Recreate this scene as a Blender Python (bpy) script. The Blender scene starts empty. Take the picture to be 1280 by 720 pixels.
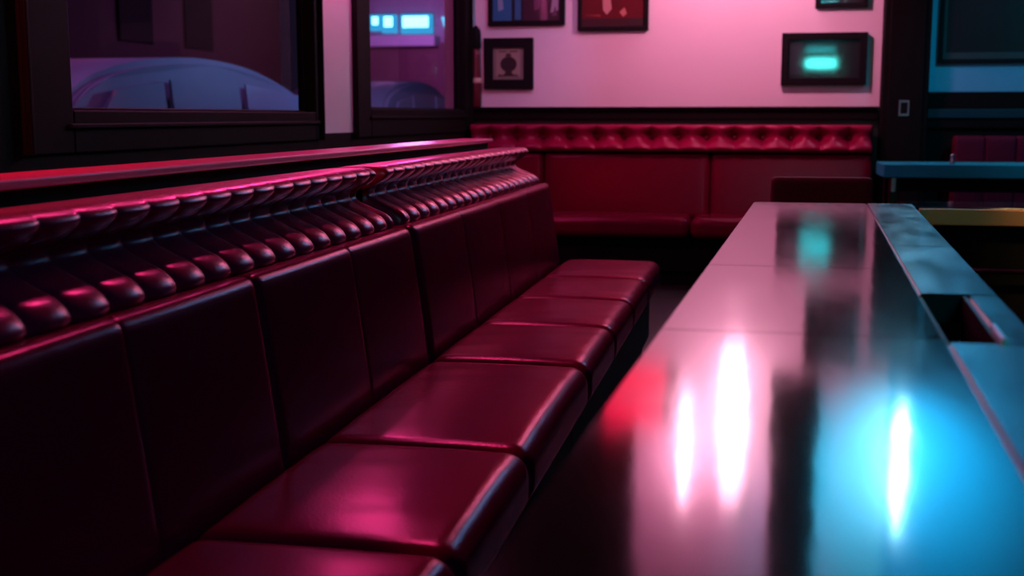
import bpy, bmesh, math, random
from mathutils import Vector, Matrix
random.seed(4)
C = bpy.context.scene.collection
PI = math.pi

# ------------------------------------------------------------------ materials
def mat(name, col, rough=0.5, metal=0.0, spec=0.5, emit=None, es=0.0, coat=0.0, coat_rough=0.1,
        bump=0.0, bscale=60.0, vary=0.0, vscale=8.0, stretch=(1, 1, 1), rvary=0.0):
    m = bpy.data.materials.new(name); m.use_nodes = True
    nt = m.node_tree; b = nt.nodes['Principled BSDF']
    b.inputs['Base Color'].default_value = (*col, 1)
    b.inputs['Roughness'].default_value = rough
    b.inputs['Metallic'].default_value = metal
    b.inputs['Specular IOR Level'].default_value = spec
    b.inputs['Coat Weight'].default_value = coat
    b.inputs['Coat Roughness'].default_value = coat_rough
    if emit:
        b.inputs['Emission Color'].default_value = (*emit, 1)
        b.inputs['Emission Strength'].default_value = es
    if bump or vary or rvary:
        tc = nt.nodes.new('ShaderNodeTexCoord'); mp = nt.nodes.new('ShaderNodeMapping')
        mp.inputs['Scale'].default_value = stretch
        nt.links.new(tc.outputs['Object'], mp.inputs['Vector'])
    if bump:
        n = nt.nodes.new('ShaderNodeTexNoise'); n.inputs['Scale'].default_value = bscale; n.inputs['Detail'].default_value = 4
        nt.links.new(mp.outputs['Vector'], n.inputs['Vector'])
        bp = nt.nodes.new('ShaderNodeBump'); bp.inputs['Strength'].default_value = bump; bp.inputs['Distance'].default_value = 0.004
        nt.links.new(n.outputs['Fac'], bp.inputs['Height']); nt.links.new(bp.outputs['Normal'], b.inputs['Normal'])
    if vary or rvary:
        n = nt.nodes.new('ShaderNodeTexNoise'); n.inputs['Scale'].default_value = vscale; n.inputs['Detail'].default_value = 5
        nt.links.new(mp.outputs['Vector'], n.inputs['Vector'])
        if vary:
            mx = nt.nodes.new('ShaderNodeMix'); mx.data_type = 'RGBA'
            mx.inputs['A'].default_value = (*[c * (1 - vary) for c in col], 1)
            mx.inputs['B'].default_value = (*[min(1, c * (1 + vary)) for c in col], 1)
            nt.links.new(n.outputs['Fac'], mx.inputs['Factor']); nt.links.new(mx.outputs['Result'], b.inputs['Base Color'])
        if rvary:
            mr = nt.nodes.new('ShaderNodeMapRange')
            mr.inputs['From Min'].default_value = 0.3; mr.inputs['From Max'].default_value = 0.7
            mr.inputs['To Min'].default_value = max(0.02, rough - rvary); mr.inputs['To Max'].default_value = rough + rvary
            nt.links.new(n.outputs['Fac'], mr.inputs['Value']); nt.links.new(mr.outputs['Result'], b.inputs['Roughness'])
    return m

def emat(name, col, s):
    m = bpy.data.materials.new(name); m.use_nodes = True; nt = m.node_tree
    nt.nodes.remove(nt.nodes['Principled BSDF'])
    e = nt.nodes.new('ShaderNodeEmission'); e.inputs[0].default_value = (*col, 1); e.inputs[1].default_value = s
    nt.links.new(e.outputs[0], nt.nodes['Material Output'].inputs[0]); return m

def glass_mat(name, tint, rough=.02, ior=1.45):
    m = bpy.data.materials.new(name); m.use_nodes = True; nt = m.node_tree
    nt.nodes.remove(nt.nodes['Principled BSDF'])
    t = nt.nodes.new('ShaderNodeBsdfTransparent'); t.inputs[0].default_value = (*tint, 1)
    g = nt.nodes.new('ShaderNodeBsdfGlossy'); g.inputs['Roughness'].default_value = rough
    f = nt.nodes.new('ShaderNodeFresnel'); f.inputs[0].default_value = ior
    x = nt.nodes.new('ShaderNodeMixShader')
    geo = nt.nodes.new('ShaderNodeNewGeometry'); inv = nt.nodes.new('ShaderNodeMath'); inv.operation = 'SUBTRACT'; inv.inputs[0].default_value = 1
    mul = nt.nodes.new('ShaderNodeMath'); mul.operation = 'MULTIPLY'
    nt.links.new(geo.outputs['Backfacing'], inv.inputs[1]); nt.links.new(inv.outputs[0], mul.inputs[0]); nt.links.new(f.outputs[0], mul.inputs[1])
    nt.links.new(mul.outputs[0], x.inputs[0]); nt.links.new(t.outputs[0], x.inputs[1]); nt.links.new(g.outputs[0], x.inputs[2])
    nt.links.new(x.outputs[0], nt.nodes['Material Output'].inputs[0]); return m

def leather(name, col, rough, sheen, k, bump):
    """dyed leather: diffuse body under a red-dyed gloss finish"""
    m = bpy.data.materials.new(name); m.use_nodes = True; nt = m.node_tree; N = nt.nodes; Lk = nt.links.new
    N.remove(N['Principled BSDF'])
    tc = N.new('ShaderNodeTexCoord'); n = N.new('ShaderNodeTexNoise'); n.inputs['Scale'].default_value = 160; n.inputs['Detail'].default_value = 4
    Lk(tc.outputs['Object'], n.inputs['Vector'])
    bp = N.new('ShaderNodeBump'); bp.inputs['Strength'].default_value = bump; bp.inputs['Distance'].default_value = .004; Lk(n.outputs['Fac'], bp.inputs['Height'])
    d = N.new('ShaderNodeBsdfDiffuse'); d.inputs[0].default_value = (*col, 1)
    g = N.new('ShaderNodeBsdfGlossy'); g.inputs[0].default_value = (*sheen, 1); g.inputs['Roughness'].default_value = rough
    f = N.new('ShaderNodeFresnel'); f.inputs[0].default_value = 1.42
    mu = N.new('ShaderNodeMath'); mu.operation = 'MULTIPLY'; mu.inputs[1].default_value = k; Lk(f.outputs[0], mu.inputs[0])
    for x in (d, g, f): Lk(bp.outputs[0], x.inputs['Normal'])
    mx = N.new('ShaderNodeMixShader'); Lk(mu.outputs[0], mx.inputs[0]); Lk(d.outputs[0], mx.inputs[1]); Lk(g.outputs[0], mx.inputs[2])
    Lk(mx.outputs[0], N['Material Output'].inputs[0]); return m
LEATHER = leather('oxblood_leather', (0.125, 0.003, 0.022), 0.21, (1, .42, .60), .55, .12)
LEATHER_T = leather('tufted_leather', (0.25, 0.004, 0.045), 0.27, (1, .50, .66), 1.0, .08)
BUTTON = mat('leather_button', (0.18, 0.01, 0.03), 0.35)
BLACKWOOD = mat('black_stained_wood', (0.008, 0.007, 0.007), 0.65, spec=.06, bump=0.1, bscale=30, stretch=(8, 8, 1), vary=0.3, vscale=6)
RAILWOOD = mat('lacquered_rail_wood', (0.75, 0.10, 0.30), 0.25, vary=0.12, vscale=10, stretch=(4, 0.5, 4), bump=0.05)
TABLE = mat('black_lacquered_wood', (0.006, 0.006, 0.006), 0.085, spec=0.38, bump=0.05, bscale=9, stretch=(3, 0.6, 1), rvary=0.02, vscale=4)
STRIP = mat('worn_edge_wood', (0.03, 0.028, 0.035), 0.2, spec=0.6, bump=0.05, bscale=12, stretch=(2, .6, 1), vary=0.3, vscale=9, rvary=0.05)
PAINT = mat('pale_wall_paint', (0.80, 0.76, 0.78), 0.65, bump=0.06, bscale=40, vary=0.03, vscale=3)
BLUELIT_PAINT = mat('bluelit_wall_paint', (0.10, 0.48, 0.66), 0.65, bump=0.06, bscale=40, vary=0.04)  # pale wall with the blue light on it put into the base colour
DARKPANEL = mat('dark_wainscot', (0.012, 0.011, 0.012), 0.5, bump=0.1)
FLOORM = mat('dark_floor_boards', (0.012, 0.011, 0.011), 0.55, bump=0.15, bscale=12, vary=0.4)
CEILM = mat('ceiling_paint', (0.035, 0.033, 0.035), 0.8)
FRAME = mat('black_frame', (0.010, 0.010, 0.011), 0.5, spec=.06)
BLACKMETAL = mat('black_metal', (0.01, 0.01, 0.01), 0.35, metal=0.6)
BRASS = mat('brushed_brass', (0.80, 0.36, 0.14), 0.5, metal=.7, bump=0.1, bscale=60, stretch=(.2, 1, 4))
CHAIRM = mat('dark_chair_vinyl', (0.10, 0.008, 0.022), 0.7, spec=.1, bump=.1)
BLUELIT_EDGE = mat('bluelit_table_edging', (0.005, 0.34, 0.38), 0.6, spec=.2)  # blue light falling on the table edge, painted into its colour
BLACKMATTE = mat('matte_black_shelf', (0.006, 0.006, 0.006), 0.8, spec=.1, bump=.05)
GREYM = mat('grey_metal', (0.35, 0.34, 0.36), 0.35, metal=0.8)
PGLASS = glass_mat('picture_glass', (0.95, 0.95, 0.95), rough=.045, ior=1.9)
WGLASS = glass_mat('window_glass', (0.86, 0.80, 0.88), ior=1.06)

# ------------------------------------------------------------------ helpers
def link(name, bm, m, parent=None, smooth=False, loc=None):
    me = bpy.data.meshes.new(name)
    bmesh.ops.recalc_face_normals(bm, faces=bm.faces)
    bm.to_mesh(me); bm.free()
    for mm in (m if isinstance(m, (list, tuple)) else [m]): me.materials.append(mm)
    if smooth:
        for p in me.polygons: p.use_smooth = True
    o = bpy.data.objects.new(name, me); C.objects.link(o)
    if loc is not None: o.location = loc
    if parent: o.parent = parent
    return o

def tag(o, label=None, cat=None, group=None, kind=None):
    if label: o['label'] = label
    if cat: o['category'] = cat
    if group: o['group'] = group
    if kind: o['kind'] = kind
    return o

def thing(name, label, cat, loc=(0, 0, 0), rz=0, group=None):
    o = bpy.data.objects.new(name, None); C.objects.link(o); o.empty_display_size = .05
    o.location = loc; o.rotation_euler = (0, 0, rz)
    return tag(o, label, cat, group)

def box(bm, x0, x1, y0, y1, z0, z1, bev=0.0, seg=2, mi=0):
    t = bmesh.new()
    r = bmesh.ops.create_cube(t, size=1)
    for v in t.verts:
        v.co = ((x0 + x1) / 2 + v.co.x * (x1 - x0), (y0 + y1) / 2 + v.co.y * (y1 - y0), (z0 + z1) / 2 + v.co.z * (z1 - z0))
    if bev: bmesh.ops.bevel(t, geom=t.edges[:] , offset=bev, segments=seg, affect='EDGES', profile=.5)
    merge(bm, t, mi)
    return bm

def merge(bm, t, mi=0):
    vm = {v: bm.verts.new(v.co) for v in t.verts}
    for f in t.faces:
        try:
            nf = bm.faces.new([vm[v] for v in f.verts]); nf.material_index = mi
        except ValueError: pass
    t.free()

def bx(*a, **k):
    bm = bmesh.new(); box(bm, *a, **k); return bm

def prism(bm, pts, z0, z1, bev=0.0, mi=0):
    t = bmesh.new()
    lo = [t.verts.new((x, y, z0)) for x, y in pts]; hi = [t.verts.new((x, y, z1)) for x, y in pts]
    n = len(pts)
    t.faces.new(lo[::-1]); t.faces.new(hi)
    for i in range(n): t.faces.new((lo[i], lo[(i + 1) % n], hi[(i + 1) % n], hi[i]))
    bmesh.ops.recalc_face_normals(t, faces=t.faces)
    if bev: bmesh.ops.bevel(t, geom=[e for e in t.edges if abs(e.verts[0].co.z - e.verts[1].co.z) < 1e-6 and e.verts[0].co.z > (z0 + z1) / 2], offset=bev, segments=3, affect='EDGES')
    merge(bm, t, mi); return bm

def cyl(bm, p0, p1, r0, r1=None, n=20, mi=0):
    r1 = r0 if r1 is None else r1
    p0 = Vector(p0); p1 = Vector(p1); d = p1 - p0
    t = bmesh.new()
    bmesh.ops.create_cone(t, cap_ends=True, segments=n, radius1=r0, radius2=r1, depth=d.length)
    M = Matrix.Translation((p0 + p1) / 2) @ d.to_track_quat('Z', 'Y').to_matrix().to_4x4()
    bmesh.ops.transform(t, matrix=M, verts=t.verts)
    merge(bm, t, mi); return bm

def lathe(bm, prof, c=(0, 0, 0), n=24, mi=0):
    t = bmesh.new(); rings = []
    for r, z in prof:
        rings.append([t.verts.new((c[0] + max(r, 1e-4) * math.cos(2 * PI * k / n), c[1] + max(r, 1e-4) * math.sin(2 * PI * k / n), c[2] + z)) for k in range(n)])
    for a, b in zip(rings, rings[1:]):
        for k in range(n): t.faces.new((a[k], a[(k + 1) % n], b[(k + 1) % n], b[k]))
    t.faces.new(rings[0][::-1]); t.faces.new(rings[-1])
    merge(bm, t, mi); return bm

def cushion(c, h, r, n=26, crown=0.0, pucker=0.0, axis=2):
    """soft upholstered block: rounded box about c with half sizes h, crowned on the faces of one axis"""
    bm = bmesh.new(); h = list(h)
    def samp(k):
        # more samples near the rounded edges
        t = k / n * 2 - 1
        return math.copysign(abs(t) ** 0.55, t)
    for ax in range(3):
        u, w = (ax + 1) % 3, (ax + 2) % 3
        for sgn in (-1, 1):
            g = []
            for i in range(n + 1):
                row = []
                for j in range(n + 1):
                    p = [0, 0, 0]; p[ax] = sgn * h[ax]; p[u] = samp(i) * h[u]; p[w] = samp(j) * h[w]
                    q = [max(-(h[k] - r), min(h[k] - r, p[k])) for k in range(3)]
                    d = Vector([p[k] - q[k] for k in range(3)])
                    if d.length > 1e-9: d = d.normalized() * r
                    v = Vector(q) + d
                    e = [1 - min(1, abs(v[k] / h[k])) ** 2.5 for k in range(3)]
                    a1, a2 = (axis + 1) % 3, (axis + 2) % 3
                    v[axis] += crown * (e[a1] * e[a2]) ** .7 * (1 if v[axis] > 0 else -.3)
                    if pucker:
                        v[axis] += pucker * math.sin(v[a1] * 31 + v[a2] * 17 + c[1] * 7) * e[a1] * e[a2] * .5 \
                                 + pucker * math.sin(v[a1] * 11 - v[a2] * 43 + c[1] * 3) * e[a2] * .5
                    row.append(bm.verts.new((c[0] + v.x, c[1] + v.y, c[2] + v.z)))
                g.append(row)
            for i in range(n):
                for j in range(n):
                    bm.faces.new((g[i][j], g[i + 1][j], g[i + 1][j + 1], g[i][j + 1]))
    bmesh.ops.remove_doubles(bm, verts=bm.verts, dist=1e-5)
    return bm

def catmull(P, n):
    out = []
    Q = [P[0]] + list(P) + [P[-1]]
    for i in range(1, len(Q) - 2):
        for k in range(n):
            t = k / n
            out.append(tuple(0.5 * ((2 * Q[i][a]) + (-Q[i - 1][a] + Q[i + 1][a]) * t + (2 * Q[i - 1][a] - 5 * Q[i][a] + 4 * Q[i + 1][a] - Q[i + 2][a]) * t * t
                       + (-Q[i - 1][a] + 3 * Q[i][a] - 3 * Q[i + 1][a] + Q[i + 2][a]) * t ** 3) for a in range(2)))
    out.append(tuple(P[-1])); return out

def tufted(full, flat, s0, s1, pitch, phase, place, cen=.46, wid=.13):
    """button-tufted roll. full / flat: section of the puff and of the crease, (outward, up); place(s, o, z) -> point"""
    F = catmull(full, 9); G = catmull(flat, 9); bm = bmesh.new()
    ns = int((s1 - s0) / pitch * 22); rows = []
    for i in range(ns + 1):
        s = s0 + (s1 - s0) * i / ns
        e = min(1, (s - s0) / .02, (s1 - s) / .02); e = math.sqrt(max(0, 1 - (1 - e) ** 2))
        sn = abs(math.sin(PI * (s - phase) / pitch)); row = []
        for k, (a, b) in enumerate(zip(F, G)):
            t = k / (len(F) - 1)
            w = sn ** (.24 + .85 * math.exp(-((t - cen) / wid) ** 2)) * (.35 + .65 * e)
            ww = w if t < .66 else w + (1 - w) * min(1, (t - .66) / .16)   # the pleats fade out over the top
            row.append(bm.verts.new(place(s, b[0] + (a[0] - b[0]) * ww, b[1] + (a[1] - b[1]) * ww - (1 - e) * .006)))
        # closed back
        row.append(bm.verts.new(place(s, full[-1][0] - .0, full[0][1])))
        rows.append(row)
    m = len(rows[0])
    for a, b in zip(rows, rows[1:]):
        for k in range(m): bm.faces.new((a[k], b[k], b[(k + 1) % m], a[(k + 1) % m]))
    bm.faces.new(rows[0]); bm.faces.new(rows[-1][::-1])
    return bm

# ------------------------------------------------------------------ room shell
YB, XL, XR, YN, ZC = 8.3, -1.98, 3.2, -2.6, 4.2
XN = XL
def struct(name, bm, m, **k):
    o = link(name, bm, m, **k); o['kind'] = 'structure'; return o

struct('floor', bx(XN - .3, XR + .2, YN - .2, YB + .2, -.12, 0), FLOORM)
struct('ceiling', bx(XN - .3, XR + .2, YN - .2, YB + .2, ZC, ZC + .12), CEILM)
struct('wall_right', bx(XR, XR + .2, YN, YB, 0, ZC), DARKPANEL)
struct('wall_front', bx(XL - .2, XR + .2, YN - .2, YN, 0, ZC), DARKPANEL)
# back wall: pale paint over the banquette, blue light put into the colour right of the post, dark wainscot beneath
b = bmesh.new()
box(b, XN - .2, .9, YB, YB + .2, 1.1, ZC, mi=0)
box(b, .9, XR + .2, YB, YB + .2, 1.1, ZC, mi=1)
box(b, XN - .2, XR + .2, YB, YB + .2, 0, 1.1, mi=2)
struct('wall_back', b, [PAINT, BLUELIT_PAINT, DARKPANEL])
# window wall, with openings
W1 = (3.22, 5.20, 1.118, 3.0); W2 = (6.0, 8.05, 1.14, 3.0)
b = bmesh.new()
box(b, XL - .08, XL, YN, YB, 0, 1.02, mi=1)
box(b, XL - .08, XL, YN, 3.05, 1.02, ZC, mi=1)
box(b, XL - .08, XL, 5.27, 5.74, 1.02, ZC, mi=0)
box(b, XL - .08, XL, 8.2, YB, 1.02, ZC, mi=0)
box(b, XL - .08, XL, 3.05, 5.27, 3.14, ZC, mi=1)
box(b, XL - .08, XL, 5.74, 8.2, 3.14, ZC, mi=1)
struct('wall_left', b, [PAINT, BLACKWOOD])

def window(name, W, y0, y1, z0=.99, z1=3.14):
    b = bmesh.new()
    d0, d1 = XL - .075, XL + .012
    box(b, d0, d1, y0, W[0], z0, z1, .006); box(b, d0, d1, W[1], y1, z0, z1, .006)
    box(b, d0, d1, W[0], W[1], z0, W[2], .006); box(b, d0, d1, W[0], W[1], W[3], z1, .006)
    # outer moulding ridge around the casing
    for a in ((y0 - .0, y0 + .018, z0, z1), (y1 - .018, y1, z0, z1)):
        box(b, d1 - .004, d1 + .018, *a, .005)
    box(b, d1 - .004, d1 + .012, W[0] - .03, W[1] + .03, W[2] - .055, W[2] - .04, .004)
    fr = link(name, b, BLACKWOOD); fr['kind'] = 'structure'
    b = bmesh.new(); s = .012
    box(b, XL - .065, XL - .035, W[0], W[0] + s, W[2], W[3], .004); box(b, XL - .065, XL - .035, W[1] - s, W[1], W[2], W[3], .004)
    box(b, XL - .065, XL - .035, W[0] + s, W[1] - s, W[2], W[2] + .008, .003); box(b, XL - .065, XL - .035, W[0] + s, W[1] - s, W[3] - s, W[3], .004)
    link('sash', b, FRAME, fr)
    link('pane', bx(XL - .053, XL - .047, W[0] + s, W[1] - s, W[2] + .008, W[3] - s), WGLASS, fr)
    return fr
window('window_1', W1, 2.98, 5.27)
window('window_2', W2, 5.74, 8.2)

# rail / window ledge above the banquette
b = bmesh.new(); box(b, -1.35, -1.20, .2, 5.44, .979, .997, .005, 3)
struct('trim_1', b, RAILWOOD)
struct('trim_2', bx(-1.35, -1.225, .2, 5.44, 0, .979, .004), BLACKMATTE)
struct('trim_5', bx(XL, -1.351, .2, 5.42, 0, .6, .004), BLACKMATTE)
# unseen dark panels added to darken the upper wall's reflection in the counter
b = bmesh.new(); box(b, XL, -.80, YB - .03, YB, 2.78, ZC, .004); box(b, .13, .45, YB - .03, YB, 2.36, ZC, .004)
struct('trim_7', b, BLACKMATTE)
# dado ledge on back wall
b = bmesh.new(); box(b, XL, .76, YB - .05, YB, 1.075, 1.14, .008); box(b, XL, .76, YB - .075, YB, 1.14, 1.162, .007)
struct('trim_3', b, BLACKWOOD)
# dark wooden post between the pink and blue parts of the wall
b = bmesh.new(); box(b, .765, 1.055, YB - .14, YB, 0, 2.2, .01); box(b, .80, 1.02, YB - .155, YB - .14, .1, 2.15, .006)
struct('column_back', b, BLACKWOOD)
b = bmesh.new(); box(b, 1.055, XR, YB - .03, YB, 1.10, 1.255, .006); box(b, 1.055, XR, YB - .05, YB, 1.02, 1.08, .008)
box(b, 1.055, XR, YB - .02, YB, .1, 1.06)
struct('trim_4', b, BLACKWOOD)
struct('trim_6', bx(1.06, XR, YB - .07, YB - .031, 1.085, 1.145, .008), mat('bluelit_dark_trim', (.008, .05, .06), .6, spec=.1))  # dark ledge; its blue is the light, tinted into the material

# ------------------------------------------------------------------ banquettes along the window wall
FULLP = [(.000, .780), (.080, .782), (.106, .795), (.108, .813), (.088, .834), (.046, .851), (.004, .872), (.004, .896), (.042, .918), (.060, .940), (.036, .958), (-.03, .958), (-.085, .955), (-.13, .950)]
FLATP = [(.000, .780), (.062, .783), (.082, .796), (.076, .812), (.048, .834), (.018, .854), (-.008, .874), (-.006, .897), (.026, .920), (.044, .940), (.022, .955), (-.032, .958), (-.085, .955), (-.13, .950)]
FULLB = [(.000, .780), (.075, .783), (.104, .798), (.108, .818), (.088, .840), (.066, .862), (.056, .884), (.060, .906), (.066, .928), (.058, .948), (.030, .958), (-.03, .958), (-.085, .955), (-.13, .950)]
FLATB = [(.000, .780), (.062, .783), (.082, .796), (.080, .812), (.040, .836), (-.006, .856), (-.016, .880), (-.004, .904), (.030, .928), (.040, .944), (.018, .955), (-.035, .958), (-.085, .955), (-.13, .950)]

def banquette(label, y0, y1, seats, backs, splits, phase, gaps):
    t = thing('banquette', label, 'bench', (-1.0, (y0 + y1) / 2, 0)); ox, oy = -1.0, (y0 + y1) / 2
    def P(name, bm, m, smooth=False, parent=t):
        bmesh.ops.translate(bm, vec=(-ox, -oy, 0), verts=bm.verts)
        return link(name, bm, m, parent, smooth)
    b = bmesh.new(); box(b, -1.19, -.50, y0, y1, 0, .09); box(b, -1.22, -.47, y0, y1, .09, .33, .012)
    box(b, -1.22, -1.10, splits[0] + .004, splits[-1] - .004, .331, .90, .006)
    P('base', b, BLACKWOOD)
    for a, c in zip(seats, seats[1:]):
        P('seat_cushion', cushion((-.6455, (a + c) / 2, .385), (.2245, (c - a) / 2 + .011, .062), .045, crown=.012, pucker=.0012), LEATHER, True)
    for a, c in zip(backs, backs[1:]):
        fa = .006 if a in gaps else .021; fc = .006 if c in gaps else .021
        bm = cushion((-.98, (a + c + fc - fa) / 2, .60), (.055, (c - a + fa + fc) / 2 - .001, .205), .027, crown=.004, axis=0, pucker=.0004)
        # lean back
        piv = Vector((-.925, 0, .42)); R = Matrix.Rotation(-math.radians(8), 4, 'Y')
        bmesh.ops.transform(bm, matrix=Matrix.Translation(piv) @ R @ Matrix.Translation(-piv), verts=bm.verts)
        bmesh.ops.translate(bm, vec=(.043, 0, 0), verts=bm.verts)
        P('backrest_cushion', bm, LEATHER, True)
    for a, c in zip(splits, splits[1:]):
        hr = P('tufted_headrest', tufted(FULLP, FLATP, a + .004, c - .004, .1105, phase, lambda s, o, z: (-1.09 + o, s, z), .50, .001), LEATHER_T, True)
    return t

banquette('near oxblood leather banquette under the large window, nearest the camera', .57, 3.083,
          [.57, 1.12, 1.68, 2.25, 3.075], [.57, 1.10, 1.63, 2.13, 2.67, 3.18], [.57, 3.19], 1.59, (.57, 2.13, 3.18))
banquette('far oxblood leather banquette under the narrower window, ending short of the back wall', 3.087, 5.44,
          [3.10, 3.67, 4.23, 4.80, 5.43], [3.21, 3.76, 4.32, 4.87, 5.43], [3.27, 5.43], 1.59, (3.21, 5.43))

# ------------------------------------------------------------------ banquette against the back wall
t = thing('banquette', 'long red tufted banquette against the back wall beneath the pictures', 'bench', (-.6, 8.0, 0))
def PB(name, bm, m, smooth=False):
    bmesh.ops.translate(bm, vec=(.6, -8.0, 0), verts=bm.verts); return link(name, bm, m, t, smooth)
b = bmesh.new(); box(b, -1.96, .72, 7.86, 8.2, 0, .09); box(b, -1.96, .72, 7.83, 8.235, .09, .33, .01); box(b, -1.96, .72, 8.16, 8.235, .33, 1.0, .005)
PB('base', b, BLACKWOOD)
for a, c in ((-1.96, -1.50), (-1.50, -.42), (-.42, .72)):
    PB('seat_cushion', cushion(((a + c) / 2, 7.92, .385), ((c - a) / 2 - .002, .20, .068), .05, crown=.012), LEATHER, True)
for a, c in ((-1.96, -1.43), (-1.43, -.31), (-.31, .72)):
    bm = cushion(((a + c) / 2, 8.075, .635), ((c - a) / 2 - .002, .055, .215), .032, crown=.012, axis=1)
    bmesh.ops.transform(bm, matrix=Matrix.Translation((0, 8.1, .43)) @ Matrix.Rotation(-math.radians(6), 4, 'X') @ Matrix.Translation((0, -8.1, -.43)), verts=bm.verts)
    PB('backrest_cushion', bm, LEATHER, True)
FB = [(o * .95, .862 + (z - .78) * 1.02) for o, z in FULLB]; GB = [(o * 1.0 - .016 * (1 if .8 < z < .95 else 0), .862 + (z - .78) * 1.02) for o, z in FLATB]
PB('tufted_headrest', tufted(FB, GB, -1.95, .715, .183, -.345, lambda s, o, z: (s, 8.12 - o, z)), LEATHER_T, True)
bt = bmesh.new()
for k in range(15):
    x = -.345 + .183 * (k - 8)
    if -1.95 < x < .71: bmesh.ops.create_uvsphere(bt, u_segments=10, v_segments=6, radius=.011, matrix=Matrix.Translation((x, 8.12 + .002, .862 + (.875 - .78) * 1.02)))
bb = PB('buttons', bt, BUTTON, True); bb.name = 'tuft_button'; bb['kind'] = 'stuff'

# right-hand bench beyond the table with the blue-lit edge
t = thing('banquette', 'dark red channel-backed bench under the blue-lit wall at right', 'bench', (1.9, 8.0, 0))
def PC(name, bm, m, smooth=False):
    bmesh.ops.translate(bm, vec=(-1.9, -8.0, 0), verts=bm.verts); return link(name, bm, m, t, smooth)
PC('base', bx(1.22, 2.9, 7.86, 8.22, 0, .33, .01), BLACKWOOD)
PC('seat_cushion', cushion((2.06, 7.97, .385), (.84, .20, .06), .05, crown=.01), mat('maroon_seat_fabric', (.12, .004, .025), .7, spec=.15), True)
b = bmesh.new()
for k in range(9):
    cb = cushion((1.31 + k * .186, 8.14, .70), (.0955, .06, .275), .02, n=12, crown=.01, axis=1); merge(b, cb)
PC('backrest', b, mat('maroon_fabric', (.12, .004, .025), .7, spec=.15), True)

# ------------------------------------------------------------------ long glossy counter
ZT = .85
L = lambda y: -.171 + .0447 * y
S = lambda y: .150 + .0435 * y
Rr = lambda y: .239 + .055 * y
y0c, y1c = .15, 3.60
t = thing('counter', 'long glossy black counter running beside the banquettes, with inset tray and edge strip', 'counter', (.1, 1.9, 0))
def PT(name, bm, m, smooth=False):
    bmesh.ops.translate(bm, vec=(-.1, -1.9, 0), verts=bm.verts); return link(name, bm, m, t, smooth)
def quad(fa, fb, ya, yb): return [(fa(ya), ya), (fb(ya), ya), (fb(yb), yb), (fa(yb), yb)]
g = .0004
for ya, yb in ((y0c, 1.41), (1.41, 2.05), (2.05, y1c)):
    pts = quad(L, lambda y: S(y) - g, ya + g, yb - g)
    if ya == 1.41:   # rounded near right corner
        x1, yy = S(ya) - g, ya + g; r = .035
        pts = [pts[0]] + [(x1 - r + r * math.sin(a * PI / 12), yy + r - r * math.cos(a * PI / 12)) for a in range(7)] + pts[2:]
    if yb == y1c:
        pts = pts[:3] + [(L(yb) + .012, yb - g), (L(yb - .012), yb - .014)]
    PT('tabletop_panel', prism(bmesh.new(), pts, ZT - .04, ZT, .0014), TABLE)
ra, rb = 1.385, 1.765
rx = lambda y: S(y) + .060 + (y - 1.38) * .012
for fa, fb, ya, yb in ((S, Rr, y0c, ra), (rx, Rr, ra, rb), (S, Rr, rb, 2.42), (S, Rr, 2.42, y1c)):
    PT('edge_strip', prism(bmesh.new(), quad(lambda y: fa(y) + g, fb, ya + g, yb - g), ZT - .04, ZT + .001, .004), STRIP)
b = bmesh.new()
prism(b, quad(lambda y: S(y) + g, lambda y: rx(y) - g, ra + g, rb - g), ZT - .075, ZT - .068)
prism(b, quad(lambda y: S(y) + g, lambda y: S(y) + .005, ra + g, rb - g), ZT - .068, ZT - .004)
prism(b, quad(lambda y: rx(y) - .005, lambda y: rx(y) - g, ra + g, rb - g), ZT - .068, ZT - .001)
PT('recessed_tray', b, FRAME)
PT('tray_lip', prism(bmesh.new(), quad(lambda y: rx(y) - .002, lambda y: rx(y) + .005, ra + .0, ra + .10), ZT - .02, ZT + .007, .002), GREYM)
PT('body', prism(bmesh.new(), quad(lambda y: L(y) + .06, lambda y: Rr(y) - .06, y0c + .06, y1c - .06), .09, ZT - .077), BLACKWOOD)
PT('plinth', prism(bmesh.new(), quad(lambda y: L(y) + .09, lambda y: Rr(y) - .09, y0c + .1, y1c - .1), 0, .09), BLACKWOOD)

# ------------------------------------------------------------------ chair behind the far end of the counter
def chair(label, loc, rz):
    c = thing('dining_chair', label, 'chair', loc, rz)
    link('seat', cushion((0, 0, .455), (.20, .20, .03), .025, n=14, crown=.012), CHAIRM, c, True)
    bm = cushion((0, -.205, .70), (.195, .022, .165), .02, n=16, crown=.006, axis=1)
    bmesh.ops.transform(bm, matrix=Matrix.Translation((0, -.2, .5)) @ Matrix.Rotation(math.radians(5), 4, 'X') @ Matrix.Translation((0, .2, -.5)), verts=bm.verts)
    link('backrest', bm, CHAIRM, c, True)
    for sx in (-1, 1):
        link('leg', cyl(bmesh.new(), (sx * .17, .17, .43), (sx * .19, .2, 0), .018, .012), BLACKMETAL, c, True)
        link('leg', cyl(bmesh.new(), (sx * .17, -.17, .43), (sx * .19, -.23, 0), .018, .012), BLACKMETAL, c, True)
        link('back_post', cyl(bmesh.new(), (sx * .175, -.185, .43), (sx * .175, -.225, .60), .014, .012), BLACKMETAL, c, True)
    return c
chair('dark padded chair behind the far end of the glossy counter', (.245, 5.1, 0), 0)

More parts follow.
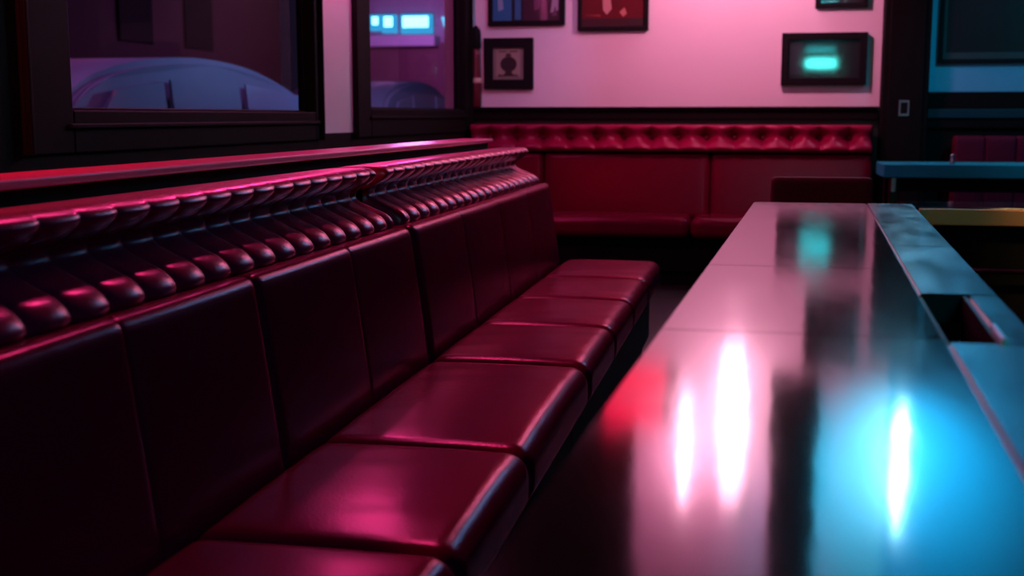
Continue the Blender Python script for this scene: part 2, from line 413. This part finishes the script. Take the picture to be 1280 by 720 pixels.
# ------------------------------------------------------------------ tables at right
t = thing('table', 'dark table with a thick blue-lit edge standing below the blue-lit wall', 'table', (1.5, 7.5, 0))
def q(bm, c): bmesh.ops.translate(bm, vec=(-c[0], -c[1], 0), verts=bm.verts); return bm
c = (1.5, 7.5)
link('tabletop', q(bx(.715, 2.5, 7.30, 7.78, .745, .822, .006), c), BLUELIT_EDGE, t)
link('apron', q(bx(.80, 2.42, 7.38, 7.70, .66, .745), c), BLACKWOOD, t)
for x in (.78, 2.4):
    for y in (7.37, 7.68): link('leg', q(bx(x - .025, x + .025, y - .025, y + .025, 0, .745, .004), c), BLACKMETAL, t)
for x in (.775, 1.55): link('bracket', q(cyl(bx(x - .014, x + .014, 7.325, 7.345, .66, .745, .004), (x, 7.32, .69), (x, 7.325, .69), .007), c), GREYM, t)
tag(link('pepper_shaker', lathe(bmesh.new(), [(.014, 0), (.017, .005), (.013, .03), (.011, .04), (.014, .045), (.012, .055), (.004, .06)], (1.11, 7.42, .822)), GREYM, smooth=True),
    'tiny grey shaker on the table with the blue-lit edge', 'shaker')

t = thing('bar_counter', 'narrow dark bar counter with a brass edge, right of the glossy counter', 'counter', (1.5, 5.4, 0)); c = (1.5, 5.4)
link('countertop', q(bx(.615, 2.6, 5.20, 5.56, .712, .728, .004), c), TABLE, t)
link('brass_edge', q(bx(.655, 2.6, 5.178, 5.199, .655, .722, .004), c), BRASS, t)
link('front_panel', q(bx(.72, 2.55, 5.26, 5.52, 0, .655), c), BLACKWOOD, t)
link('foot_rail', q(cyl(bmesh.new(), (.74, 5.18, .47), (2.55, 5.18, .47), .012), c), BLACKMETAL, t, True)
for x in (.8, 2.4): link('rail_bracket', q(bx(x - .01, x + .01, 5.18, 5.26, .462, .478), c), BLACKMETAL, t)

# ------------------------------------------------------------------ pictures on the back wall
def pic(label, x0, x1, z0, z1, bw, shapes, bg, depth=.03, y=YB, group='framed pictures on the back wall', wide_gloss=True, mat_col=None, glint=False):
    t = thing('framed_picture', label, 'picture', ((x0 + x1) / 2, y, z0)); cx = (x0 + x1) / 2
    def M(bm): bmesh.ops.translate(bm, vec=(-cx, -y, -z0), verts=bm.verts); return bm
    b = bmesh.new(); yf = y - depth
    box(b, x0, x0 + bw, yf, y, z0, z1, .003); box(b, x1 - bw, x1, yf, y, z0, z1, .003)
    box(b, x0 + bw, x1 - bw, yf, y, z0, z0 + bw, .003); box(b, x0 + bw, x1 - bw, yf, y, z1 - bw, z1, .003)
    link('frame', M(b), FRAME, t)
    ms = [mat('print_ground', bg, .7)]
    b = bmesh.new(); ym = y - depth * .45
    box(b, x0 + bw, x1 - bw, ym, ym + .006, z0 + bw, z1 - bw)
    W, H = x1 - x0 - 2 * bw, z1 - z0 - 2 * bw
    for k, (pts, col) in enumerate(shapes):
        ms.append(mat('print_ink', col, .7)); yy = ym - .0006 * (k + 1)
        f = b.faces.new([b.verts.new((x0 + bw + px * W, yy, z0 + bw + pz * H)) for px, pz in pts]); f.material_index = k + 1
    link('print', M(b), ms, t)
    link('glass', M(bx(x0 + bw, x1 - bw, y - depth * .8, y - depth * .8 + .002, z0 + bw, z1 - bw)), PGLASS, t)
    return t
R4 = lambda a, b_, c_, d: [(a, b_), (c_, b_), (c_, d), (a, d)]
def oval(cx, cz, rx_, rz_, n=18): return [(cx + rx_ * math.cos(2 * PI * k / n), cz + rz_ * math.sin(2 * PI * k / n)) for k in range(n)]

pic('wide black framed photograph, blue left half and maroon right half', -1.865, -1.325, 1.715, 2.11, .035,
    [(R4(0, .0, .28, .95), (.04, .28, .50)), (R4(.33, .02, .42, .95), (.05, .25, .45)), ([(.08, .2), (.16, .24), (.13, .7), (.07, .5)], (.35, .6, .75)),
     (R4(.45, 0, 1, 1), (.07, .02, .04)), ([(.62, .2), (.70, .25), (.68, .8), (.60, .7)], (.22, .08, .16)), ([(.86, .15), (.97, .2), (.98, .55), (.9, .6)], (.5, .42, .52)), ([(.88, .08), (.96, .1), (.93, .3)], (.2, .08, .14))], (.015, .02, .035))
pic('black framed red photograph in the middle of the pink wall', -1.235, -.755, 1.675, 2.12, .026,
    [(R4(0, .10, 1, 1), (.16, .002, .01)), (R4(0, 0, 1, .14), (.06, .012, .02)), ([(.34, .28), (.40, .20), (.48, .3), (.44, .6), (.33, .6)], (.75, .42, .40)), ([(.60, .24), (.66, .16), (.72, .22), (.68, .32)], (.70, .30, .25)), ([(.04, .2), (.3, .17), (.3, .2)], (.5, .08, .08)), (R4(.75, .02, .98, .11), (.05, .03, .03)), ([(.5, .34), (.62, .3), (.6, .9), (.5, .95)], (.14, .004, .012))], (.10, .002, .01), depth=.045)
pic('small thick black frame with a dark round-headed figure on cream paper', -1.895, -1.545, 1.285, 1.635, .066,
    [(R4(.10, .08, .88, .95), (.50, .44, .33)), (oval(.50, .48, .27, .24), (.045, .03, .03)), ([(.40, .3), (.6, .3), (.62, .18), (.74, .10), (.26, .10), (.38, .18)], (.06, .035, .03)),
     ([(.40, .72), (.6, .72), (.56, .82), (.44, .82)], (.10, .06, .05)), (R4(.18, .86, .44, .90), (.2, .12, .1)), (R4(.54, .86, .8, .90), (.2, .12, .1)), ([(.14, .1), (.34, .1), (.3, .14), (.2, .17)], (.12, .05, .05)), ([(.66, .1), (.84, .1), (.8, .14), (.7, .16)], (.12, .05, .05))], (.33, .32, .25))
pic('wide black frame whose glass mirrors a cyan sign, at right of pink wall', .128, .672, 1.302, 1.640, .045,
    [(R4(.02, .1, .2, .95), (.03, .025, .05))], (.006, .008, .014), depth=.06)
pic('black framed picture directly above the frame that mirrors the sign', .335, .665, 1.800, 2.30, .03,
    [(R4(.2, .02, .35, .3), (.12, .10, .10)), (R4(.55, 0, .62, .3), (.1, .08, .08))], (.012, .008, .01), depth=.05)
# large picture on the blue-lit wall
t = pic('large dark picture with a teal mount on the blue-lit wall at right', 1.115, 1.76, 1.435, 2.25, .028,
    [(R4(.035, .055, .965, .97), (.006, .007, .010))], (.05, .10, .10), depth=.04)

# light switch on the post
t = thing('switch_plate', 'small dark switch plate with a grey rim on the dark wooden post', 'switch', (.905, YB - .156, 1.15))
b = bmesh.new()
for a in ((-.032, -.022, -.05, .05), (.022, .032, -.05, .05), (-.022, .022, -.05, -.036), (-.022, .022, .036, .05)): box(b, a[0], a[1], -.008, 0, a[2], a[3], .002)
link('rim', b, GREYM, t); link('rocker', bx(-.022, .022, -.005, 0, -.036, .036, .002), FRAME, t)

# narrow ornament standing on the ledge in the corner
t = thing('ornament', 'tall narrow dark red ornament with a cream band, left of the small thick frame', 'ornament', (-1.945, YB - .04, 1.162))
DKRED = mat('dark_red_glaze', (.12, .012, .025), .35); CREAM = mat('cream_paper', (.55, .42, .32), .6)
link('body', lathe(bmesh.new(), [(.030, 0), (.036, .01), (.038, .17), (.036, .19), (.033, .24), (.030, .36), (.028, .40)], n=20), DKRED, t, True)
link('band', lathe(bmesh.new(), [(.0385, .165), (.0395, .17), (.0395, .195), (.037, .20)], n=20), CREAM, t, True)
link('cap', lathe(bmesh.new(), [(.030, .40), (.034, .41), (.034, .50), (.030, .53), (.016, .55), (.004, .56)], n=20), FRAME, t, True)

# ------------------------------------------------------------------ lamps
PINK = (1.0, .30, .50)
def wall_lamp(label, x, r, z0, z1, col, es):
    t = thing('wall_lamp', label, 'lamp', (x, YB, (z0 + z1) / 2)); h = (z1 - z0) / 2
    link('backplate', bx(-r * .7, r * .7, -.02, 0, -h * .5, h * .5, .004), BLACKMETAL, t)
    for q_ in (-.4, .4): link('arm', cyl(bmesh.new(), (0, -.02, h * q_), (0, -.10 - r * .2, h * q_), .008), BLACKMETAL, t, True)
    link('glow_tube', lathe(bmesh.new(), [(r * .55, -h), (r * .85, -h * .7), (r, -h * .25), (r, h * .25), (r * .85, h * .7), (r * .55, h)], (0, -.10 - r, 0), 28), emat('tube_glow', col, es), t, True)
    for e in (-1, 1): link('end_cap', cyl(bmesh.new(), (0, -.10 - r, e * h), (0, -.10 - r, e * (h + .03)), r * .58), BLACKMETAL, t, True)
    return t
wall_lamp('slim pink wall tube lamp high on the back wall', -.45, .040, 2.55, 3.25, (1, .42, .60), 28)
wall_lamp('wide pink wall tube lamp high on the back wall', -.125, .095, 2.16, 3.2, (1, .42, .60), 18)
wall_lamp('cyan wall tube lamp high above the dark post', .98, .052, 2.55, 3.35, (.28, .75, 1), 34)
def tube(label, p0, p1, r, col, es, cat='lamp', drops=()):
    t = thing('hanging_neon_tube' if drops and drops[0][2] else 'wall_neon_sign', label, cat, p0)
    P0 = Vector(p0); P1 = Vector(p1); d = (P1 - P0).normalized()
    link('glow_tube', cyl(bmesh.new(), (0, 0, 0), P1 - P0, r, n=14), emat('neon_glow', col, es), t, True)
    for k in (0, 1):
        e = (P1 - P0) * k; link('end_cap', cyl(bmesh.new(), e - d * .03, e + d * .03, r * 1.5), BLACKMETAL, t, True)
    for dv in drops:
        for k in (.04, .96):
            e = (P1 - P0) * k; link('bracket', cyl(bmesh.new(), e, e + Vector(dv), .006), BLACKMETAL, t, True)
    return t
def sconce(label, loc, r, col, es):
    t = thing('wall_sconce', label, 'lamp', loc)
    w = XL - loc[0]
    link('backplate', cyl(bmesh.new(), (w, 0, 0), (w + .012, 0, 0), r * .9), BLACKMETAL, t, True)
    link('arm', cyl(bmesh.new(), (w, 0, -r * .6), (-r * .7, 0, -r * .6), .008), BLACKMETAL, t, True)
    b = bmesh.new(); bmesh.ops.create_uvsphere(b, u_segments=20, v_segments=12, radius=r)
    link('globe', b, emat('globe_glow', col, es), t, True)
sconce('pink globe sconce on the post between the two windows', (-1.84, 5.48, 2.30), .05, (1, .09, .42), 380)
sconce('red globe sconce on the dark wall left of the large window', (-1.84, 1.9, 1.74), .05, (1, .004, .025), 330)
tube('upper red neon tube on the back wall', (-1.05, YB - .1, 2.66), (-.58, YB - .1, 2.66), .045, (1, .0, .05), 7, drops=[(0, .1, 0)])
tube('lower red neon tube on the back wall', (-1.02, YB - .1, 2.42), (-.55, YB - .1, 2.42), .045, (1, .0, .05), 5, drops=[(0, .1, 0)])
tube('long pink neon tube under the ceiling along the window wall', (-1.75, 4.6, 3.9), (-1.75, 7.2, 3.9), .03, (1, .12, .42), 50, drops=[(0, 0, ZC - 3.9)])

def light(kind, name, loc, energy, col, target=None, size=.2, size_y=None, spot=60, blend=.6):
    d = bpy.data.lights.new(name, kind); d.energy = energy; d.color = col
    if kind == 'AREA':
        d.size = size
        if size_y: d.shape = 'RECTANGLE'; d.size_y = size_y
    elif kind == 'SPOT': d.spot_size = math.radians(spot); d.spot_blend = blend; d.shadow_soft_size = size
    else: d.shadow_soft_size = size
    o = bpy.data.objects.new(name, d); C.objects.link(o); o.location = loc
    if target is not None:
        o.rotation_euler = (Vector(target) - Vector(loc)).to_track_quat('-Z', 'Y').to_euler()
    return o
light('SPOT', 'wall_washer', (-.17, 7.2, 2.28), 62, (1, .30, .50), (-.2, 8.3, 1.8), .05, spot=112, blend=.6)
light('SPOT', 'pink_downlight', (-1.5, 5.1, 3.9), 130, (1, .06, .30), (-1.2, 2.8, .9), .08, spot=100, blend=.8)
light('SPOT', 'warm_brass_fill', (1.6, 3.0, 2.8), 160, (1, .6, .25), (1.7, 5.2, .68), .1, spot=30)  # added light to warm the brass edge, no such lamp known
light('SPOT', 'blue_washer', (1.9, 6.0, 2.7), 80, (0, .5, .8), (2.0, 8.3, 1.2), .05, spot=62, blend=.7)
light('SPOT', 'cyan_washer', (1.02, 7.2, 2.8), 380, (0, .60, 1), (1.02, 8.3, 3.3), .04, spot=100, blend=.9)
light('SPOT', 'pink_upwasher', (-.32, 7.2, 2.6), 190, (1, .20, .47), (-.38, 8.3, 3.4), .04, spot=75, blend=.9)
light('SPOT', 'blue_corner', (-.9, 6.9, 2.9), 30, (.30, .45, 1), (-1.75, 8.3, 1.4), .05, spot=40, blend=.9)


# cyan sign behind the camera, mirrored in the glass of a picture
t = thing('light_sign', 'cyan light sign on the wall behind the camera', 'sign', (.88, YN + .02, 1.96))
link('housing', bx(-.36, .36, -.02, .03, -.24, .24, .01), FRAME, t)
link('lamp_row', bx(-.23, .23, .03, .06, -.14, .0, .02), emat('sign_glow', (.08, .90, .85), 28), t)
link('lamp_row', bx(-.22, .20, .03, .06, .10, .17, .02), emat('sign_glow_dim', (.02, .7, .75), 7), t)

t = thing('light_sign', 'teal light sign above the cyan sign on the wall behind the camera', 'sign', (.88, YN + .02, 2.62))
link('housing', bx(-.32, .32, -.02, .03, -.2, .2, .01), FRAME, t)
link('lamp_row', bx(-.22, .22, .03, .06, -.13, .13, .02), emat('upper_sign_glow', (.02, .75, .85), 45), t)

# ------------------------------------------------------------------ the street outside
ASPH = mat('asphalt', (.05, .05, .055), .6, bump=.2)
struct('ground', bx(-30, XN - .35, -10, 45, -.3, -.12), ASPH)
CARW = mat('car_window_reflection', (.62, .50, .66), .3); CARP = mat('pale_car_paint', (.40, .34, .46), .5); CARG = mat('car_glass', (.40, .34, .46), .5); TYRE = mat('tyre', (.02, .02, .02), .7)  # the pale window colour stands for light reflected in the glass
def car(label, loc, rz=0, sc=1.0):
    t = thing('car', label, 'car', loc, rz, None)
    prof = [(0, .30), (0, .80), (.10, .95), (.45, 1.35), (.75, 1.50), (1.3, 1.63), (2.1, 1.70), (2.9, 1.665), (3.5, 1.56), (3.95, 1.42), (4.45, 1.12), (5.15, 1.0), (5.3, .8), (5.3, .3)]
    prof = prof[:3] + catmull(prof[3:-3], 4) + prof[-3:]
    b = bmesh.new(); lo = [b.verts.new((-.85, y, z)) for y, z in prof]; hi = [b.verts.new((.85, y, z)) for y, z in prof]
    for i in range(1, len(prof) - 1):   # narrower roof
        k = max(0, min(1, (prof[i][1] - 1.0) / .5)) * .14
        lo[i].co.x += k; hi[i].co.x -= k
    b.faces.new(lo); b.faces.new(hi[::-1]); n = len(prof)
    for i in range(n): b.faces.new((lo[i], hi[i], hi[(i + 1) % n], lo[(i + 1) % n]))
    bmesh.ops.recalc_face_normals(b, faces=b.faces)
    bmesh.ops.bevel(b, geom=[e for e in b.edges if len(e.link_faces) == 2 and e.calc_face_angle() > .7], offset=.05, segments=4, affect='EDGES')
    bo = link('body', b, CARP, t, True)
    for p in bo.data.polygons: p.use_smooth = abs(p.normal.x) < .8
    for sgn in (-1, 1):
        X = .80 * sgn
        for pts in ([(2.72, 1.10), (3.95, 1.10), (3.75, 1.42), (2.72, 1.50)], [(1.55, 1.10), (2.60, 1.10), (2.60, 1.50), (1.55, 1.50)], [(.55, 1.12), (1.45, 1.10), (1.45, 1.48), (.85, 1.40)]):
            b = bmesh.new(); a = [b.verts.new((X - .02 * sgn, y, z)) for y, z in pts]; c2 = [b.verts.new((X + .0 * sgn + .035 * sgn - (z - 1.1) * .1 * sgn, y, z)) for y, z in pts]
            b.faces.new(a); b.faces.new(c2[::-1])
            for i in range(4): b.faces.new((a[i], c2[i], c2[(i + 1) % 4], a[(i + 1) % 4]))
            link('side_window', b, CARW if pts[0][0] > 2.6 else CARG, t)
        for y in (.95, 4.35): link('wheel', cyl(bmesh.new(), (.68 * sgn, y, .32), (.88 * sgn, y, .32), .32, n=28), TYRE, t, True)
    t.scale = (1, sc, 1)
    return t
car('violet-lit rounded car parked outside the large window', (-5.3, 6.9, -.12), 0, 1.2)
car('violet-lit car parked farther along the street, seen through the narrower window', (-5.4, 14.3, -.12))

MAROON = mat('maroon_render', (.05, .012, .014), .8, vary=.3, vscale=.6); VIOLETW = mat('violet_grey_render', (.34, .22, .34), .8, vary=.25, vscale=.5); SHOPD = mat('dark_shopfront', (.14, .03, .07), .6)
t = thing('building', 'dark maroon building across the street behind the parked car', 'building', (-11, 15, -.12)); c = (-11, 15)
b = bx(-14, -11, 0, 26.8, -.12, 9); link('wall', q(b, c), MAROON, t)
for y in (19.5, 22):
    link('window_frame', q(bx(-11.03, -10.95, y, y + 1.2, 2.4, 4.0, .02), c), BLACKWOOD, t)
link('cornice', q(bx(-11.2, -10.85, 0, 26.8, 4.6, 4.9, .03), c), MAROON, t)
t.location.z = 0
t = thing('building', 'violet shop building at the end of the street with cyan lit sign', 'building', (-8, 27, 0)); c = (-8, 27)
link('wall', q(bx(-10.0, -1.5, 27, 30, -.12, 9), c), VIOLETW, t)
link('shopfront', q(bx(-9.6, -7.05, 26.9, 27, -.12, 2.75, .01), c), SHOPD, t)
link('awning', q(bx(-9.6, -7.2, 26.5, 27, 2.66, 2.90, .02), c), mat('lavender_awning', (.5, .42, .62), .7), t)
link('doorway', q(bx(-6.95, -6.3, 26.9, 27, -.12, 2.4, .01), c), mat('mauve_door', (.34, .18, .30), .6), t)
CY = emat('street_sign_glow', (.20, .85, 1), 5.0); CYD = emat('street_sign_dim', (.03, .35, .6), 1.6)
for lab, x0, x1, z0, z1 in (('wide bright cyan light box', -7.98, -7.38, 3.08, 3.33), ('small square cyan light box, left', -8.42, -8.22, 3.1, 3.33), ('narrow cyan light box cut by frame, far left', -8.70, -8.56, 3.15, 3.33)):
    s = thing('light_box', lab + ' of the violet shop building', 'sign', ((x0 + x1) / 2, 26.78, z0))
    w = (x1 - x0) / 2
    link('casing', bx(-w - .06, w + .06, -.1, .1, -.13, z1 - z0 + .05, .01), CYD, s)
    link('face', bx(-w, w, -.14, -.1, 0, z1 - z0, .01), CY if w > .2 or True else CYD, s)
s = thing('light_box', 'tapered cyan light box right of the wide one on the violet building', 'sign', (-6.95, 26.99, 3.1))
b = bmesh.new(); cone = [(-.18, .22), (.18, .22), (.02, 0), (-.12, 0)]
lo = [b.verts.new((x, -.12, z)) for x, z in cone]; hi = [b.verts.new((x, 0, z)) for x, z in cone]
b.faces.new(lo); b.faces.new(hi[::-1])
for i in range(4): b.faces.new((lo[i], hi[i], hi[(i + 1) % 4], lo[(i + 1) % 4]))
link('face', b, emat('street_sign_mid', (.12, .6, .9), 2.0), s)
tag(link('street_post', cyl(bmesh.new(), (-5.05, 20.5, -.12), (-5.05, 20.5, 1.75), .10), BLACKMETAL), 'dark street post seen in the narrower window before the shop', 'post')

light('POINT', 'street_fill_violet', (-3.2, 10.5, 6.2), 330, (.50, .24, .90), size=.3)  # unseen coloured point lights added to light the street, without lamp bodies
light('POINT', 'street_fill_blue', (-2.9, 12.6, 2.0), 70, (.12, .5, 1), size=.2)
light('POINT', 'street_fill_magenta', (-7.0, 24, 2.9), 260, (.75, .26, .85), size=.4)
light('POINT', 'street_fill_red', (-7, 8.5, 4.5), 110, (1, .15, .3), size=.3)

# ------------------------------------------------------------------ world, camera
w = bpy.data.worlds.new('night'); bpy.context.scene.world = w; w.use_nodes = True
w.node_tree.nodes['Background'].inputs[0].default_value = (.03, .02, .05, 1); w.node_tree.nodes['Background'].inputs[1].default_value = .3

f = 1500.; pitch = math.atan(215 / f); yaw = math.atan(310 / math.hypot(f, 215))
cd = bpy.data.cameras.new('camera'); cam = bpy.data.objects.new('camera', cd); C.objects.link(cam)
cd.sensor_width = 36; cd.lens = f / 1280 * 36; cd.clip_start = .02
cam.location = (0, 0, 1.1); cam.rotation_euler = (PI / 2 - pitch, 0, yaw)
cd.dof.use_dof = True; cd.dof.focus_distance = 3.0; cd.dof.aperture_fstop = 4.0
bpy.context.scene.camera = cam
sc = bpy.context.scene
sc.view_settings.view_transform = 'Standard'; sc.view_settings.look = 'None'; sc.view_settings.gamma = 1
sc.view_settings.use_curve_mapping = False; sc.view_settings.exposure = 0.0
sc.cycles.use_denoising = True
sc.cycles.sample_clamp_indirect = 8
